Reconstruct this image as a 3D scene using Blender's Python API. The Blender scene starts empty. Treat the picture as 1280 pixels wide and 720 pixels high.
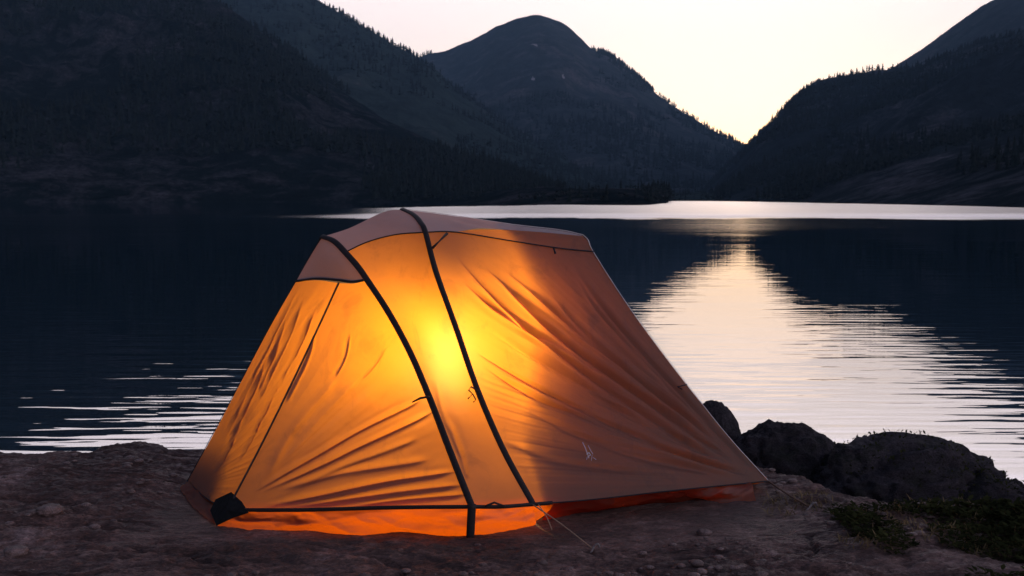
import bpy, math, random
import numpy as np
from mathutils import Vector

random.seed(4)
rng = np.random.default_rng(7)
scene = bpy.context.scene
COL = scene.collection
R = math.radians

# ------------------------------------------------------------------ camera maths
F = 35.0 / 36.0 * 1280.0
HORIZON = 248.0
PITCH = math.atan((360 - HORIZON) / F)
CAM = np.array([0.0, 0.0, 1.15])
WATER_Z = -0.60
_cp, _sp = math.cos(PITCH), math.sin(PITCH)


def P(px, py, Y):
    """world point at depth Y seen at photo pixel px, py"""
    a = (px - 640) / F
    b = -(py - 360) / F
    d = np.array([a, _cp + b * _sp, -_sp + b * _cp])
    return CAM + d * (Y / d[1])


def proj(p):
    p = np.asarray(p) - CAM
    x = p[..., 0]
    fwd = p[..., 1] * _cp - p[..., 2] * _sp
    up = p[..., 1] * _sp + p[..., 2] * _cp
    return np.stack([640 + F * x / fwd, 360 - F * up / fwd], -1)


# ------------------------------------------------------------------ noise
def _hash(ix, iy, iz, seed):
    h = (ix.astype(np.int64) * 374761393 + iy.astype(np.int64) * 668265263 + iz.astype(np.int64) * 2147483647 + seed * 1274126177) & 0xFFFFFFFF
    h = ((h ^ (h >> 13)) * 1274126177) & 0xFFFFFFFF
    h = h ^ (h >> 16)
    return (h & 0xFFFFFF) / float(0xFFFFFF)


def vnoise(x, y, z=None, seed=0):
    x = np.asarray(x, float); y = np.asarray(y, float)
    z = np.zeros_like(x) if z is None else np.asarray(z, float)
    ix, iy, iz = np.floor(x), np.floor(y), np.floor(z)
    fx, fy, fz = x - ix, y - iy, z - iz
    s = lambda t: t * t * t * (t * (t * 6 - 15) + 10)
    fx, fy, fz = s(fx), s(fy), s(fz)
    r = 0
    for a in (0, 1):
        for b in (0, 1):
            for c in (0, 1):
                w = (fx if a else 1 - fx) * (fy if b else 1 - fy) * (fz if c else 1 - fz)
                r = r + w * _hash(ix + a, iy + b, iz + c, seed)
    return r * 2 - 1


def fbm(x, y, z=None, oct=5, seed=0, gain=0.5, ridged=False):
    t = 0; a = 1.0; n = 0
    z = np.zeros_like(np.asarray(x, float)) if z is None else z
    for o in range(oct):
        k = 2.03 ** o
        v = vnoise(x * k + 17.3 * o, y * k - 9.1 * o, z * k + 3.7 * o, seed + o)
        if ridged:
            v = 1 - 2 * np.abs(v)
        t = t + a * v
        n += a
        a *= gain
    return t / n


def sstep(e0, e1, x):
    t = np.clip((x - e0) / (e1 - e0), 0, 1)
    return t * t * (3 - 2 * t)


# ------------------------------------------------------------------ object helpers
def mesh_obj(name, verts, faces, mat=None, parent=None, smooth=True):
    me = bpy.data.meshes.new(name)
    verts = np.asarray(verts, float)
    if isinstance(faces, np.ndarray):
        n, k = faces.shape
        me.vertices.add(len(verts)); me.vertices.foreach_set("co", verts.ravel())
        me.loops.add(n * k); me.loops.foreach_set("vertex_index", faces.ravel().astype(np.int32))
        me.polygons.add(n); me.polygons.foreach_set("loop_start", np.arange(0, n * k, k, dtype=np.int32))
        me.update(calc_edges=True)
        me.validate()
    else:
        me.from_pydata([tuple(v) for v in verts], [], faces)
        me.update()
    if smooth:
        me.polygons.foreach_set("use_smooth", [True] * len(me.polygons))
    if mat:
        me.materials.append(mat)
    o = bpy.data.objects.new(name, me)
    COL.objects.link(o)
    if parent:
        o.parent = parent
        o.matrix_parent_inverse = parent.matrix_world.inverted()
    return o


def tag(o, label=None, cat=None, group=None, kind=None):
    if label: o["label"] = label
    if cat: o["category"] = cat
    if group: o["group"] = group
    if kind: o["kind"] = kind
    return o


def empty(name, loc=(0, 0, 0)):
    o = bpy.data.objects.new(name, None)
    o.empty_display_size = 0.1
    COL.objects.link(o)
    o.location = loc
    bpy.context.view_layer.update()
    return o


def grid_faces(nu, nv):
    i = np.arange(nu - 1)[:, None]; j = np.arange(nv - 1)[None, :]
    a = (i * nv + j).ravel()
    return np.stack([a, a + nv, a + nv + 1, a + 1], 1)


def catmull(pts, n):
    pts = np.asarray(pts, float)
    if len(pts) == 1:
        return np.repeat(pts, n, 0)
    ext = np.vstack([2 * pts[0] - pts[1], pts, 2 * pts[-1] - pts[-2]])
    out = []
    m = 24
    for i in range(len(pts) - 1):
        p0, p1, p2, p3 = ext[i:i + 4]
        for k in range(m):
            t = k / m
            out.append(0.5 * ((2 * p1) + (-p0 + p2) * t + (2 * p0 - 5 * p1 + 4 * p2 - p3) * t * t + (-p0 + 3 * p1 - 3 * p2 + p3) * t ** 3))
    out.append(pts[-1])
    out = np.array(out)
    d = np.r_[0, np.cumsum(np.linalg.norm(np.diff(out, axis=0), axis=1))]
    if d[-1] < 1e-9:
        return np.repeat(pts[:1], n, 0)
    s = np.linspace(0, d[-1], n)
    return np.stack([np.interp(s, d, out[:, k]) for k in range(out.shape[1])], 1)


def tube_geo(path, rad, seg=8, flat=1.0, nrm=None):
    """swept tube; rad scalar or array; flat squashes it along nrm"""
    path = np.asarray(path, float); n = len(path)
    rad = np.ones(n) * rad
    V = []; prev = None
    for i in range(n):
        t = path[min(i + 1, n - 1)] - path[max(i - 1, 0)]
        t = t / (np.linalg.norm(t) + 1e-12)
        ref = np.array([0, 0, 1.0]) if nrm is None else (nrm[i] if np.ndim(nrm) == 2 else np.asarray(nrm, float))
        if abs(np.dot(ref, t)) > 0.95:
            ref = np.array([0, 1.0, 0]) if prev is None else prev
        b = np.cross(t, ref); b /= np.linalg.norm(b) + 1e-12
        c = np.cross(b, t); prev = c
        for k in range(seg):
            a = 2 * math.pi * k / seg
            V.append(path[i] + rad[i] * (math.cos(a) * b + flat * math.sin(a) * c))
    Fc = []
    for i in range(n - 1):
        for k in range(seg):
            k2 = (k + 1) % seg
            Fc.append((i * seg + k, i * seg + k2, (i + 1) * seg + k2, (i + 1) * seg + k))
    Fc.append(tuple(range(seg))[::-1])
    Fc.append(tuple((n - 1) * seg + k for k in range(seg)))
    return V, Fc


def tube(name, path, rad, mat, parent=None, seg=8, flat=1.0, nrm=None):
    V, Fc = tube_geo(path, rad, seg, flat, nrm)
    return mesh_obj(name, V, Fc, mat, parent)


def join_geo(parts):
    V = []; Fc = []; o = 0
    for v, f in parts:
        V.extend([tuple(x) for x in v]); Fc.extend([tuple(i + o for i in ff) for ff in f]); o += len(v)
    return V, Fc


# ------------------------------------------------------------------ materials
def new_mat(name):
    m = bpy.data.materials.new(name); m.use_nodes = True
    nt = m.node_tree
    for n in list(nt.nodes): nt.nodes.remove(n)
    out = nt.nodes.new("ShaderNodeOutputMaterial")
    return m, nt, out


class NB:
    def __init__(s, nt): s.nt = nt
    def n(s, typ, **kw):
        nd = s.nt.nodes.new(typ)
        for k, v in kw.items(): setattr(nd, k, v)
        return nd
    def l(s, a, b): s.nt.links.new(a, b)
    def coord(s, scale=(1, 1, 1), rot=(0, 0, 0)):
        tc = s.n("ShaderNodeTexCoord"); mp = s.n("ShaderNodeMapping")
        mp.inputs["Scale"].default_value = scale
        mp.inputs["Rotation"].default_value = rot
        s.l(tc.outputs["Object"], mp.inputs["Vector"])
        return mp.outputs["Vector"]
    def noise(s, vec, scale, detail=6, rough=0.55, dist=0.0):
        nd = s.n("ShaderNodeTexNoise")
        nd.inputs["Scale"].default_value = scale
        nd.inputs["Detail"].default_value = detail
        nd.inputs["Roughness"].default_value = rough
        nd.inputs["Distortion"].default_value = dist
        s.l(vec, nd.inputs["Vector"])
        return nd.outputs["Fac"]
    def ramp(s, fac, stops, interp="LINEAR"):
        nd = s.n("ShaderNodeValToRGB"); cr = nd.color_ramp; cr.interpolation = interp
        while len(cr.elements) > 1: cr.elements.remove(cr.elements[-1])
        cr.elements[0].position = stops[0][0]; cr.elements[0].color = (*stops[0][1], 1)
        for p, c in stops[1:]:
            e = cr.elements.new(p); e.color = (*c, 1)
        s.l(fac, nd.inputs["Fac"])
        return nd.outputs["Color"]
    def math(s, op, a, b=None, c=None, clamp=False):
        nd = s.n("ShaderNodeMath", operation=op, use_clamp=clamp)
        for i, v in enumerate((a, b, c)):
            if v is None: continue
            if isinstance(v, (int, float)): nd.inputs[i].default_value = v
            else: s.l(v, nd.inputs[i])
        return nd.outputs[0]
    def mix(s, fac, a, b, blend="MIX"):
        nd = s.n("ShaderNodeMix", data_type="RGBA", blend_type=blend)
        for sock, v in ((nd.inputs[0], fac), (nd.inputs[6], a), (nd.inputs[7], b)):
            if isinstance(v, (int, float)): sock.default_value = v
            elif isinstance(v, tuple): sock.default_value = (*v, 1)
            else: s.l(v, sock)
        return nd.outputs[2]
    def bump(s, h, strength, dist, normal=None):
        nd = s.n("ShaderNodeBump")
        nd.inputs["Strength"].default_value = strength
        nd.inputs["Distance"].default_value = dist
        s.l(h, nd.inputs["Height"])
        if normal is not None: s.l(normal, nd.inputs["Normal"])
        return nd.outputs["Normal"]


def g3(v): return (v, v, v)


def mat_simple(name, col, rough=0.6, noise_scale=40, var=0.25, bump=0.0, spec=0.3):
    m, nt, out = new_mat(name); b = NB(nt)
    bs = b.n("ShaderNodeBsdfPrincipled")
    v = b.coord()
    f = b.noise(v, noise_scale)
    c0 = tuple(c * (1 - var) for c in col); c1 = tuple(min(1, c * (1 + var)) for c in col)
    b.l(b.ramp(f, [(0.3, c0), (0.7, c1)]), bs.inputs["Base Color"])
    bs.inputs["Roughness"].default_value = rough
    bs.inputs["Specular IOR Level"].default_value = spec
    if bump: b.l(b.bump(b.noise(v, noise_scale * 2), 1.0, bump), bs.inputs["Normal"])
    b.l(bs.outputs[0], out.inputs["Surface"])
    return m


def mat_fabric(name, front, through, trans, weave=True, stain=0.0, rough=0.6, gloss=0.05, core=0.0):
    """thin cloth: reflects a little on the outside, lets the light within glow through"""
    m, nt, out = new_mat(name); b = NB(nt)
    v = b.coord()
    cloud = b.noise(v, 3.0, 5, 0.6)
    fine = b.noise(v, 26.0, 6, 0.7)
    grime = b.noise(b.coord((2.0, 2.0, 0.5), (0.3, 0.5, 0.2)), 5.0, 6, 0.65, 0.6)
    fr = b.mix(b.math("MULTIPLY", fine, 0.25), front, tuple(c * 0.6 for c in front))
    th = b.ramp(cloud, [(0.25, tuple(c * 0.82 for c in through)), (0.7, through)])
    th = b.mix(b.math("MULTIPLY", fine, 0.22), th, tuple(c * 0.55 for c in through))
    if stain:
        g = b.math("MULTIPLY", b.math("SMOOTH_MIN", 1.0, b.math("MULTIPLY", b.math("SUBTRACT", grime, 0.55, clamp=True), 6.0), 0.1), stain, clamp=True)
        th = b.mix(g, th, tuple(c * 0.35 for c in through))
    df = b.n("ShaderNodeBsdfDiffuse"); b.l(fr, df.inputs["Color"])
    tr = b.n("ShaderNodeBsdfTranslucent"); b.l(th, tr.inputs["Color"])
    gl = b.n("ShaderNodeBsdfGlossy"); gl.inputs["Roughness"].default_value = rough
    gl.inputs["Color"].default_value = (0.8, 0.8, 0.8, 1)
    wv = b.n("ShaderNodeTexNoise"); wv.inputs["Scale"].default_value = 420; wv.inputs["Detail"].default_value = 2
    b.l(v, wv.inputs["Vector"])
    soft = b.noise(b.coord((1, 1, 0.7)), 7.0, 3, 0.45, 0.3)
    nrm = b.bump(soft, 0.4, 0.006)
    nrm = b.bump(wv.outputs["Fac"], 0.35, 0.0006, nrm)
    for s_ in (df, tr, gl): b.l(nrm, s_.inputs["Normal"])
    mx = b.n("ShaderNodeMixShader"); mx.inputs[0].default_value = trans
    b.l(df.outputs[0], mx.inputs[1]); b.l(tr.outputs[0], mx.inputs[2])
    m2 = b.n("ShaderNodeMixShader"); m2.inputs[0].default_value = gloss
    b.l(mx.outputs[0], m2.inputs[1]); b.l(gl.outputs[0], m2.inputs[2])
    last = m2.outputs[0]
    if core:      # a little light passes nearly straight through the weave
        rf = b.n("ShaderNodeBsdfRefraction"); rf.inputs["Color"].default_value = (1.0, 0.80, 0.50, 1)
        rf.inputs["Roughness"].default_value = 1.0; rf.inputs["IOR"].default_value = 1.45
        m3 = b.n("ShaderNodeMixShader"); m3.inputs[0].default_value = core
        b.l(last, m3.inputs[1]); b.l(rf.outputs[0], m3.inputs[2]); last = m3.outputs[0]
    b.l(last, out.inputs["Surface"])
    return m


M = {}
M["fly"] = mat_fabric("fly_fabric", (0.16, 0.125, 0.105), (0.97, 0.365, 0.020), 0.50, stain=0.45, gloss=0.012, core=0.013)
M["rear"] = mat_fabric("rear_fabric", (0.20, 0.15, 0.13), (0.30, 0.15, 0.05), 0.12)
M["skirt"] = mat_fabric("inner_fabric_shaded", (0.10, 0.02, 0.01), (0.75, 0.12, 0.01), 0.40, stain=0.4, gloss=0.01)  # inner wall cloth again, darkened to paint the shade under the right hem
M["dimmer"] = mat_fabric("dimmer_cloth", (0.30, 0.24, 0.20), (0.95, 0.80, 0.60), 0.70, gloss=0.01)  # for the unseen layers added to dim the right panel
M["blocker"] = mat_fabric("blocker_cloth", (0.05, 0.03, 0.025), (0.5, 0.12, 0.02), 0.10)  # for the unseen sheet added to shade the left corner
M["cap"] = mat_fabric("canopy_skylit", (0.28, 0.245, 0.25), (0.60, 0.25, 0.08), 0.15, stain=0.2, gloss=0.09)  # same cloth as the fly, its grey sky reflection put into the colour
M["inner"] = mat_fabric("inner_fabric", (0.22, 0.05, 0.012), (0.98, 0.21, 0.009), 0.78, stain=0.45)
M["trim"] = mat_simple("black_webbing", (0.014, 0.012, 0.014), 0.65, 120, 0.4, 0.0005)
M["patch"] = mat_simple("dark_reinforcement", (0.009, 0.011, 0.013), 0.9, 60, 0.4, 0.0008, 0.08)
M["cord"] = mat_simple("tan_cord", (0.30, 0.22, 0.15), 0.8, 300, 0.4)
M["strap"] = mat_simple("brown_strap", (0.09, 0.045, 0.03), 0.8, 200, 0.4)
M["print_rim"] = mat_simple("print_rim_light", (0.62, 0.58, 0.56), 0.35, 90, 0.15)  # emblem print, also the painted sky rim light on two edges
M["metal"] = mat_simple("stake_metal", (0.16, 0.15, 0.15), 0.4, 80, 0.3)
M["floor"] = mat_simple("groundsheet", (0.12, 0.05, 0.02), 0.7, 12, 0.3)


def mat_rock(name, cols, scale=3.0, strata=(1, 1, 3), bump=0.012, moss=None, rough=0.62, spec=0.45):
    m, nt, out = new_mat(name); b = NB(nt)
    bs = b.n("ShaderNodeBsdfPrincipled")
    v = b.coord(); vs = b.coord(strata)
    n1 = b.noise(v, scale, 8, 0.62)
    n2 = b.noise(vs, scale * 6, 8, 0.7, 0.4)
    f = b.math("ADD", b.math("MULTIPLY", n1, 0.6), b.math("MULTIPLY", n2, 0.4))
    col = b.ramp(f, [(0.32, cols[0]), (0.48, cols[1]), (0.56, cols[2]), (0.68, cols[3])])
    if moss:
        mn = b.noise(v, scale * 1.7, 6, 0.7)
        col = b.mix(b.math("MULTIPLY", b.math("SUBTRACT", mn, 0.5, clamp=True), 6, clamp=True), col, moss)
    sp_ = b.ramp(b.noise(vs, scale * 34, 5, 0.75), [(0.36, g3(0.35)), (0.5, g3(1.0)), (0.66, g3(1.9))])
    col = b.mix(0.8, col, sp_, "MULTIPLY")
    b.l(col, bs.inputs["Base Color"])
    bs.inputs["Roughness"].default_value = rough
    bs.inputs["Specular IOR Level"].default_value = spec
    h = b.math("ADD", n2, b.math("MULTIPLY", b.noise(vs, scale * 26, 6, 0.72), 0.45))
    b.l(b.bump(h, 1.0, bump), bs.inputs["Normal"])
    b.l(bs.outputs[0], out.inputs["Surface"])
    return m


M["bank"] = mat_rock("bank_rock", [(0.016, 0.010, 0.010), (0.088, 0.052, 0.046), (0.165, 0.104, 0.092), (0.38, 0.28, 0.27)], 2.6, (0.7, 1.6, 2.5), 0.035)
M["boulder"] = mat_rock("boulder_rock", [(0.012, 0.012, 0.015), (0.026, 0.025, 0.03), (0.045, 0.042, 0.05), (0.08, 0.073, 0.08)], 4.0, (1, 1, 1.6), 0.012, (0.016, 0.019, 0.017), 0.9, 0.12)
M["stone"] = mat_rock("loose_stone", [(0.04, 0.03, 0.03), (0.09, 0.065, 0.06), (0.14, 0.10, 0.095), (0.22, 0.17, 0.16)], 8.0, (1, 1, 1), 0.004)


def mat_mountain(name, veg, rock, pale, scale, rocky=0.5):
    m, nt, out = new_mat(name); b = NB(nt)
    bs = b.n("ShaderNodeBsdfDiffuse")
    v = b.coord()
    n1 = b.noise(v, 0.006 * scale, 8, 0.62)
    n2 = b.noise(b.coord((1, 1, 0.5), (0.2, 0.5, 0)), 0.03 * scale, 8, 0.7, 0.3)
    n3 = b.noise(v, 0.16 * scale, 6, 0.7)
    c = b.ramp(n2, [(0.35, tuple(k * 0.55 for k in veg)), (0.6, tuple(k * 1.3 for k in veg))])
    rk = b.ramp(n3, [(0.35, tuple(k * 0.5 for k in rock)), (0.65, pale)])
    f = b.math("ADD", b.math("MULTIPLY", n1, 0.5), b.math("MULTIPLY", n2, 0.5))
    f = b.math("MULTIPLY", b.math("SUBTRACT", f, 0.62 - 0.18 * rocky), 9, clamp=True)
    b.l(b.mix(f, c, rk), bs.inputs["Color"])
    b.l(b.bump(b.math("ADD", n2, b.math("MULTIPLY", n3, 0.3)), 1.0, 9.0), bs.inputs["Normal"])
    b.l(bs.outputs[0], out.inputs["Surface"])
    return m


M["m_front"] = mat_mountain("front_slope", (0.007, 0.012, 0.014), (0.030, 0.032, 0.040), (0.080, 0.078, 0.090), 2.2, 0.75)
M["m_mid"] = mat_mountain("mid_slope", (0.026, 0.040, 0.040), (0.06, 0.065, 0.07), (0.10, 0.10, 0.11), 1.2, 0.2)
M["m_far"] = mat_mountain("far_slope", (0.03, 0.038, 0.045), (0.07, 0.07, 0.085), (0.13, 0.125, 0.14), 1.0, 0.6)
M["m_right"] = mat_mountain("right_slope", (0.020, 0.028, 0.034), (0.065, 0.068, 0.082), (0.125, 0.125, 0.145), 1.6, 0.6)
M["pine"] = mat_simple("pine_foliage", (0.007, 0.012, 0.011), 0.9, 0.3, 0.5, 0, 0.1)
M["bark"] = mat_simple("pine_bark", (0.05, 0.035, 0.025), 0.9, 2, 0.3)
M["snow"] = mat_simple("old_snow", (0.26, 0.26, 0.29), 0.8, 0.2, 0.1)
M["gravel"] = mat_simple("shore_gravel", (0.03, 0.027, 0.03), 0.9, 0.5, 0.4)

# ------------------------------------------------------------------ world, sun, haze
SUN_AZ = math.atan((928 - 640) / F)          # to the right of straight ahead (+Y)
SUN_EL = R(3.6)
w = bpy.data.worlds.new("World"); scene.world = w; w.use_nodes = True
nt = w.node_tree
for n_ in list(nt.nodes): nt.nodes.remove(n_)
b = NB(nt)
wout = b.n("ShaderNodeOutputWorld")
sky = b.n("ShaderNodeTexSky"); sky.sky_type = "NISHITA"; sky.sun_disc = False
sky.sun_elevation = SUN_EL; sky.sun_rotation = SUN_AZ
sky.air_density = 1.0; sky.dust_density = 1.0; sky.ozone_density = 3.0
bg1 = b.n("ShaderNodeBackground"); bg1.inputs[1].default_value = 0.05
b.l(sky.outputs[0], bg1.inputs[0])
# the after-glow: pale cream low over the valley, pink above, blue dusk overhead and behind
tc = b.n("ShaderNodeTexCoord")
sx = b.n("ShaderNodeSeparateXYZ"); b.l(tc.outputs["Generated"], sx.inputs[0])
el = b.math("MULTIPLY", b.math("ARCSINE", sx.outputs[2]), 180 / math.pi)      # degrees
sd = (math.sin(SUN_AZ), math.cos(SUN_AZ), 0.0)
hl = b.math("SQRT", b.math("ADD", b.math("MULTIPLY", sx.outputs[0], sx.outputs[0]), b.math("ADD", b.math("MULTIPLY", sx.outputs[1], sx.outputs[1]), 1e-6)))
dt = b.math("DIVIDE", b.math("ADD", b.math("MULTIPLY", sx.outputs[0], sd[0]), b.math("MULTIPLY", sx.outputs[1], sd[1])), hl)
az = b.math("MULTIPLY", b.math("ADD", dt, 1.0), 0.5)                           # 1 towards the sun, 0 behind
elr = b.math("DIVIDE", el, 90.0, clamp=True)
front = b.ramp(elr, [(0.0, (2.6, 1.10, 0.42)), (0.018, (2.3, 1.15, 0.55)), (0.034, (1.85, 1.25, 0.84)), (0.060, (1.25, 1.00, 0.91)), (0.10, (1.22, 1.02, 0.99)), (0.14, (1.42, 1.20, 1.18)),
                     (0.21, (1.48, 1.28, 1.36)), (0.29, (0.85, 0.76, 0.90)), (0.38, (0.30, 0.28, 0.40)), (0.55, (0.16, 0.165, 0.24)), (1.0, (0.075, 0.085, 0.14))])
back = b.ramp(elr, [(0.0, (0.45, 0.38, 0.44)), (0.10, (0.85, 0.68, 0.76)), (0.25, (0.58, 0.49, 0.60)), (0.45, (0.17, 0.16, 0.23)), (1.0, (0.075, 0.085, 0.14))])
azr = b.ramp(az, [(0.35, g3(0.0)), (0.72, g3(0.28)), (0.90, g3(0.93)), (1.0, g3(1.0))])
side = b.math("DIVIDE", b.math("ADD", b.math("MULTIPLY", sx.outputs[0], 0.85), b.math("MULTIPLY", sx.outputs[1], -0.53)), hl)
sidec = b.ramp(b.math("MULTIPLY", b.math("ADD", side, 1.0), 0.5), [(0.0, (0.22, 0.26, 0.36)), (0.45, (0.20, 0.22, 0.28)), (0.72, (0.42, 0.44, 0.48)), (0.88, (1.3, 1.3, 1.3)), (1.0, (2.4, 2.35, 2.35))])
back = b.mix(1.0, back, sidec, "MULTIPLY")
bgc = b.mix(azr, back, front)
bg2 = b.n("ShaderNodeBackground"); bg2.inputs[1].default_value = 1.0
b.l(bgc, bg2.inputs[0])
add = b.n("ShaderNodeAddShader"); b.l(bg1.outputs[0], add.inputs[0]); b.l(bg2.outputs[0], add.inputs[1])
b.l(add.outputs[0], wout.inputs["Surface"])

sl = bpy.data.lights.new("dusk_sun", "SUN"); sl.energy = 0.022; sl.angle = R(13.0); sl.color = (1.0, 0.62, 0.36)
so = bpy.data.objects.new("dusk_sun", sl); COL.objects.link(so)
sdir = Vector((math.sin(SUN_AZ) * math.cos(SUN_EL), math.cos(SUN_AZ) * math.cos(SUN_EL), math.sin(SUN_EL)))
so.rotation_euler = sdir.to_track_quat("Z", "Y").to_euler()
so.location = (3, 8, 6)

# ------------------------------------------------------------------ water
m, nt, out = new_mat("lake_water"); b = NB(nt)
tc = b.n("ShaderNodeTexCoord")
sp = b.n("ShaderNodeSeparateXYZ"); b.l(tc.outputs["Object"], sp.inputs[0])
Yc = sp.outputs[1]; Xc = sp.outputs[0]
n_small = b.noise(b.coord((0.95, 5.2, 1), (0, 0, 0.05)), 1.0, 2.0, 0.42, 0.0)
n_mid = b.noise(b.coord((0.24, 1.25, 1), (0, 0, -0.04)), 1.0, 2.0, 0.42, 0.0)
n_big = b.noise(b.coord((0.09, 0.27, 1), (0, 0, 0.02)), 1.0, 1.5, 0.4)
Yh = b.math("DIVIDE", Yc, 200.0)
band = b.ramp(Yh, [(0.0, g3(0)), (0.14, g3(0.0)), (0.22, g3(0.35)), (0.32, g3(0.9)), (0.50, g3(1)), (0.60, g3(0))])
nearw = b.ramp(Yh, [(0.0, g3(1)), (0.045, g3(0.9)), (0.08, g3(0.25)), (0.15, g3(0))])
a_s = b.math("ADD", 0.0013, b.math("MULTIPLY", nearw, 0.0078))
a_m = b.math("ADD", 0.0052, b.math("MULTIPLY", band, 0.012))
a_b = b.math("ADD", 0.005, b.math("MULTIPLY", band, 0.075))
hgt = b.math("ADD", b.math("MULTIPLY", n_small, a_s), b.math("ADD", b.math("MULTIPLY", n_mid, a_m), b.math("MULTIPLY", n_big, a_b)))
nrm = b.bump(hgt, 1.0, 1.0)
# wind-ruffled band far out, calm water before it
wob = b.noise(b.coord((0.05, 0.01, 1)), 1.0, 7, 0.7)
yy = b.math("MULTIPLY", Yc, b.math("ADD", 0.80, b.math("MULTIPLY", wob, 0.40)))
rx = b.math("DIVIDE", Xc, b.math("MAXIMUM", Yc, 1.0))
nearm = b.ramp(b.math("DIVIDE", yy, 1000.0), [(0.082, g3(0)), (0.092, g3(1)), (1.0, g3(1))])
rel = b.math("MULTIPLY", b.math("ADD", rx, 0.5), 1.0, clamp=True)
farY = b.math("MULTIPLY", b.ramp(rel, [(0.25, g3(0.14)), (0.45, g3(0.21)), (0.60, g3(0.30)), (0.66, g3(1.0))]), 1000.0)
farm = b.math("SUBTRACT", 1.0, b.math("MULTIPLY", b.math("SUBTRACT", yy, farY), 0.05, clamp=True))
lft = b.ramp(rel, [(0.20, g3(0)), (0.30, g3(0.35)), (0.39, g3(1))])
ruf = b.math("MULTIPLY", b.math("MULTIPLY", nearm, farm), lft)
ease = b.ramp(Yh, [(0.0, g3(0)), (0.17, g3(0.0)), (0.235, g3(0.62)), (0.30, g3(1)), (0.50, g3(1)), (0.60, g3(0))])
rough = b.math("ADD", b.math("ADD", b.math("MULTIPLY", ruf, 0.30), b.math("MULTIPLY", ease, 0.135)), 0.012)
gl = b.n("ShaderNodeBsdfGlossy"); gl.distribution = "BECKMANN"; b.l(rough, gl.inputs["Roughness"]); b.l(nrm, gl.inputs["Normal"])
gl.inputs["Color"].default_value = (0.98, 0.98, 1.0, 1)
df = b.n("ShaderNodeBsdfDiffuse"); df.inputs["Color"].default_value = (0.003, 0.013, 0.022, 1)
fr = b.n("ShaderNodeFresnel"); fr.inputs["IOR"].default_value = 16.0
b.l(nrm, fr.inputs["Normal"])
mx = b.n("ShaderNodeMixShader"); b.l(fr.outputs[0], mx.inputs[0]); b.l(df.outputs[0], mx.inputs[1]); b.l(gl.outputs[0], mx.inputs[2])
b.l(mx.outputs[0], out.inputs["Surface"])
M["water"] = m
wv = [(-2600, -60, WATER_Z), (2600, -60, WATER_Z), (2600, 3300, WATER_Z), (-2600, 3300, WATER_Z)]
lake = mesh_obj("lake_water", wv, [(0, 1, 2, 3)], M["water"], smooth=False)
tag(lake, kind="structure")

# ------------------------------------------------------------------ mountains
def ridge_pts(lst):
    return np.array([P(*p) for p in lst])


def mountain(name, ridge, foot, mat, n_u=420, n_v=150, amp=1.0, seed=0, back=500, profile=1.15, label=None, hump=0.0, nscale=1.0, edge=0.35):
    r = catmull(ridge_pts(ridge), n_u)
    f = catmull(np.array([[*( (P(px, HORIZON + 5, Y))[:2]), WATER_Z - 3.0] for px, Y in foot]), n_u)
    v = np.linspace(0, 1, n_v)
    Rr = r[:, None, :]; Ff = f[:, None, :]
    prof = v ** profile
    XY = Rr[..., :2] * (1 - v[None, :, None]) + Ff[..., :2] * v[None, :, None]
    fall = 1 - (prof * (1 - hump) + hump * sstep(0, 1, v))
    Z = Ff[..., 2] + (Rr[..., 2] - Ff[..., 2]) * fall[None, :]
    H = np.maximum(Rr[..., 2] - Ff[..., 2], 5)
    env = (edge * (1 - v) ** 8 + np.sin(np.pi * np.clip(v, 0, 1)) ** 0.8)[None, :]
    x, y = XY[..., 0], XY[..., 1]
    sc = 0.008 * nscale
    dz = fbm(x * sc, y * sc, None, 7, seed, 0.52, True) * 0.10 + fbm(x * sc * 4, y * sc * 4, None, 5, seed + 20, 0.55) * 0.035
    gul = fbm(x * sc * 1.6, y * sc * 0.35, None, 5, seed + 40, 0.5, True) * 0.06
    Z = Z + (dz + gul) * np.minimum(H, 220) * amp * env
    V = np.stack([x, y, Z], -1)
    # far side of the ridge
    nb = 12
    vb = np.linspace(1 / nb, 1, nb)[None, :, None]
    Bk = np.repeat(V[:, :1], nb, 1).copy()
    Bk[..., 1] += (vb[..., 0] * back)
    Bk[..., 2] = WATER_Z - 3 + (Bk[..., 2] - WATER_Z + 3) * (1 - vb[..., 0] ** 1.2)
    V2 = np.concatenate([Bk[:, ::-1], V], 1)
    o = mesh_obj(name, V2.reshape(-1, 3), grid_faces(n_u, n_v + nb), mat)
    tag(o, label, kind="structure")
    return V


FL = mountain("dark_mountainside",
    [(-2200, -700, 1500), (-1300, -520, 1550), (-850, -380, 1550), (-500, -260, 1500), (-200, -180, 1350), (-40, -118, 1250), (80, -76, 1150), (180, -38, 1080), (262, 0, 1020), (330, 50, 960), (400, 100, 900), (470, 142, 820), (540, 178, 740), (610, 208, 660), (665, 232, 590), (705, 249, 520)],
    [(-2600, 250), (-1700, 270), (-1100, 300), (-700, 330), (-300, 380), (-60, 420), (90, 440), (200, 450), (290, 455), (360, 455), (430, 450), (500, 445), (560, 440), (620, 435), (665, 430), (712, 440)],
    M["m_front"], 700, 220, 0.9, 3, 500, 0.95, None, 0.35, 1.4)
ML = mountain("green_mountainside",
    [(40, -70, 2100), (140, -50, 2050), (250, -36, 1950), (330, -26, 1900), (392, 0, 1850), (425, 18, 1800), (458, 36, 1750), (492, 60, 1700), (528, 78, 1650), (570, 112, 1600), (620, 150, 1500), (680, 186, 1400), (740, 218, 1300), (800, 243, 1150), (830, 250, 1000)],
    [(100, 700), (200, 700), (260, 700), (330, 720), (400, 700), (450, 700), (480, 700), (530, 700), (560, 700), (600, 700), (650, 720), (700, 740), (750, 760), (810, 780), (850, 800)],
    M["m_mid"], 420, 150, 0.7, 11, 500, 1.0, None, 0.2, 1.0)
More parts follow.
